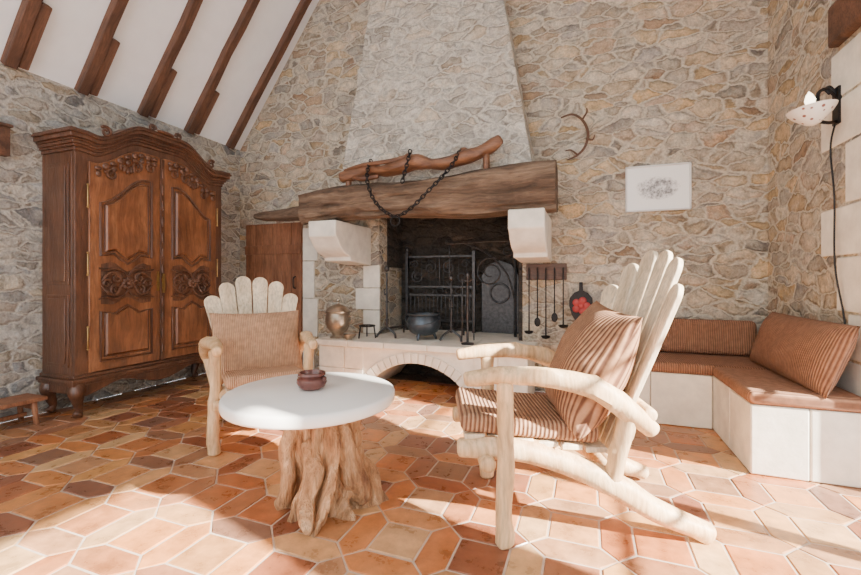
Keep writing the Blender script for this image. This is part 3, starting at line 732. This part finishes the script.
# ---------------------------------------------------------------- chairs
def chair(loc,ang,sc,pw,ph,pmat,pl,seat_mat,seed,roll=0,top=1.0,poff=0,pn=.125,pt=.2):
    e=empty('adirondack_chair',loc,ang); e.scale=(sc,sc,sc)
    b=B(); sd=seed
    for s in (-1,1):
        b.tube([(s*.30,0.0,.012),(s*.310,-.008,.16),(s*.300,.004,.32),(s*.292,.006,.46),(s*.30,0,.665)],[.039,.034,.036,.033,.035],16,7,nz=.13,seed=sd+s,knob=.35)
    b.out('front_legs',M_pale,e)
    b=B()
    for s in (-1,1):
        b.tube([(s*.225,-.18,.375),(s*.232,.05,.372),(s*.230,.25,.320),(s*.255,.45,.240),(s*.262,.65,.122),(s*.275,.86,.042)],[.042,.047,.048,.054,.048,.038],16,8,nz=.11,seed=sd+s*3,knob=.3)
    b.out('side_rails',M_pale,e)
    b=B()
    for s in (-1,1):
        b.tube([(s*.29,-.16,.685),(s*.295,.0,.705),(s*.325,.18,.70),(s*.345,.34,.668),(s*.34,.47,.59),(s*.31,.60,.485)],[.030,.036,.039,.044,.043,.036],16,8,nz=.11,seed=sd+s*5,knob=.3)
        b.tube([(s*.325,.50,.55),(s*.30,.48,.42),(s*.265,.46,.26)],[.036,.034,.036],14,6,nz=.12,seed=sd,knob=.3)
    b.out('arms',M_pale,e)
    b=B()
    b.tube([(-.30,-.07,.33),(0,-.075,.325),(.30,-.07,.33)],.034,14,5,nz=.1); b.tube([(-.26,.46,.27),(.26,.46,.27)],.032,12,4,nz=.1)
    b.tube([(-.33,.585,.55),(0,.60,.56),(.33,.585,.55)],.03,12,4,nz=.1)
    b.out('crossbars',M_pale,e)
    b=B()
    for k in range(6):
        y=-.12+.105*k; z=.425-.055*k/5; b.box(-.24,.24,y-.045,y+.045,z-.012,z+.012)
    b.out('seat_slats',M_slat,e,bev=.005)
    T=math.radians(19); Dv=Vector((0,math.sin(T),math.cos(T))); Nv=Vector((0,-math.cos(T),math.sin(T))); Bo=Vector((0,.49,.33))
    b=B(); ns=6; lens=[.76,.875,.935,.925,.885,.77]
    for k in range(ns):
        q=k-(ns-1)/2; fa=q*math.radians(4.5); x0=q*.066; Ln=lens[k]*top
        prof=[(-.029-.031*i/6,Ln*.9*i/6) for i in range(7)]
        prof+=[(-.060*math.cos(pi*i/12),Ln*.9+Ln*.07*math.sin(pi*i/12)) for i in range(1,12)]
        prof+=[(.029+.031*i/6,Ln*.9*i/6) for i in range(6,-1,-1)]
        vv=[];n=len(prof)
        for th in (-.012,.014):
            for s_,l in prof:
                x=x0+s_*math.cos(fa)+l*math.sin(fa); ll=l*math.cos(fa)-s_*math.sin(fa)
                vv.append(Bo+Vector((x,0,0))+Dv*ll+Nv*(th+abs(x)**2*.35))
        b.add(vv,[tuple(range(n)),tuple(range(2*n-1,n-1,-1))]+[(i,(i+1)%n,n+(i+1)%n,n+i) for i in range(n)])
    b.out('back_slats',M_slat,e,bev=.005)
    b=B(); b.box(-.245,.245,-.32,.28,-.04,.04)
    mt=Matrix.Translation((0,.14,.457))@Matrix.Rotation(math.radians(-5),4,'X')
    b.out('seat_cushion',seat_mat,e,mt,bev=.03,bseg=4)
    c=Bo+Dv*pl+Nv*pn+Vector((poff,0,0))
    mt=Matrix.Translation(c)@Matrix.Rotation(-T-math.radians(6),4,'X')@Matrix.Rotation(roll,4,'Y')
    b=B(); b.pillow(pw,ph,pt,sag=.25); b.out('back_pillow',pmat,e,mt,merge=.0005,smooth=80)
    return e
def ang_for(fx,fy): return math.atan2(fy,fx)+pi/2
f=Vector((-.94,-.34)); side=Vector((-.34,.94))
c=Vector((-.318,1.742))+side*.30
chair((c.x,c.y,0),ang_for(*f),1.0,.54,.58,M_cord,.34,M_cordS,1,math.radians(5),1.07,.06,.18,.26)
f=Vector((.76,-.65)); c=Vector((-2.2,2.0))+Vector((.65,.76))*.30
chair((c.x,c.y,0),ang_for(*f),.98,.64,.54,M_cordL,.24,M_cordL,9,0,.96,0,.24,.20)

# ---------------------------------------------------------------- table
e=empty('coffee_table',(-1.245,1.70,0)); b=B()
b.lathe([(.02,.512),(.382,.512),(.396,.518),(.400,.528),(.400,.556),(.396,.565),(.386,.57),(.02,.57)],seg=96)
b.out('top',M_tab,e,smooth=50)
b=B(); seg=160; nr=64; v=[];f=[]
lob=[(-2.75,.05,.18),(-1.75,.07,.16),(-.95,.13,.20),(-.15,.09,.16),(.45,.19,.26),(1.3,.08,.2),(2.4,.08,.26)]
for i in range(nr+1):
    z=.512*i/nr; fl_=(1-z/.512)
    for k in range(seg):
        a=2*pi*k/seg; r=.085+.05*abs(z/.512-.42)+.015*fl_
        for la,amp,wd in lob:
            d=(a-la-.25*math.sin(z*9+la)+pi)%(2*pi)-pi
            r+=amp*math.exp(-(d/wd)**2)*(fl_**1.4*.95+.28)
        r*=1+.24*mn.noise(Vector((math.cos(a)*2.6,math.sin(a)*2.6,z*6+3)))+.16*mn.noise(Vector((math.cos(a)*6,math.sin(a)*6,z*9)))+.10*mn.noise(Vector((math.cos(a)*16,math.sin(a)*16,z*10)))+.05*mn.noise(Vector((math.cos(a)*34,math.sin(a)*34,z*14)))
        tw=.7*z
        v.append((.055+r*math.cos(a+tw),r*math.sin(a+tw)+.02,z))
for i in range(nr):
    for k in range(seg): f.append((i*seg+k,i*seg+(k+1)%seg,(i+1)*seg+(k+1)%seg,(i+1)*seg+k))
f+=[tuple(range(seg))[::-1],tuple(range(nr*seg,(nr+1)*seg))]
b.add(v,f)
b.tube([(-.03,-.03,.49),(-.075,-.06,.38),(-.105,-.06,.27),(-.085,-.08,.16),(-.10,-.09,.07),(-.145,-.085,.03)],[.055,.048,.040,.038,.036,.030],16,8,nz=.5,nf=1.6)
b.tube([(.12,.03,.44),(.18,.05,.33),(.20,.06,.20),(.24,.09,.10),(.28,.10,.04)],[.05,.055,.060,.055,.035],16,8,nz=.5,nf=1.6,seed=4)
b.tube([(.04,-.07,.34),(.10,-.11,.22),(.08,-.15,.12),(.12,-.20,.05),(.15,-.23,.025)],[.04,.045,.042,.038,.022],16,8,nz=.5,nf=1.6,seed=8)
b.out('root_base',M_stump,e,Matrix.Diagonal((.88,.88,1,1)),smooth=60)
e=empty('ceramic_pot',(-1.25,1.71,.5705)); b=B()
b.lathe([(.035,0),(.045,.002),(.062,.015),(.072,.035),(.070,.052),(.058,.062),(.062,.066),(.066,.072),(.064,.082),(.056,.084),(.052,.074),(.045,.055),(.005,.045)],seg=40)
for s_ in (-1,1): b.ball((s_*.07,0,.055),(.012,.012,.01))
b.out('body',M_cer,e)

# ---------------------------------------------------------------- light & camera
w=D.worlds.new('world'); C.scene.world=w; w.use_nodes=True
bg=w.node_tree.nodes['Background']; bg.inputs[0].default_value=(.90,.95,1,1); bg.inputs[1].default_value=3.2
s=D.lights.new('sun','SUN'); s.energy=50; s.angle=math.radians(1.2); s.color=(1,.92,.80)
so=D.objects.new('sun',s); C.scene.collection.objects.link(so)
so.rotation_euler=Vector((-.85,.22,-.50)).to_track_quat('-Z','Y').to_euler()
cd=D.cameras.new('camera'); cam=D.objects.new('camera',cd); C.scene.collection.objects.link(cam)
cd.sensor_width=36; cd.lens=420/861*36; cd.shift_y=-7.5/861; cd.clip_start=.05
cam.location=(0,0,1.1); cam.rotation_euler=(pi/2,0,math.radians(20.4))
C.scene.camera=cam
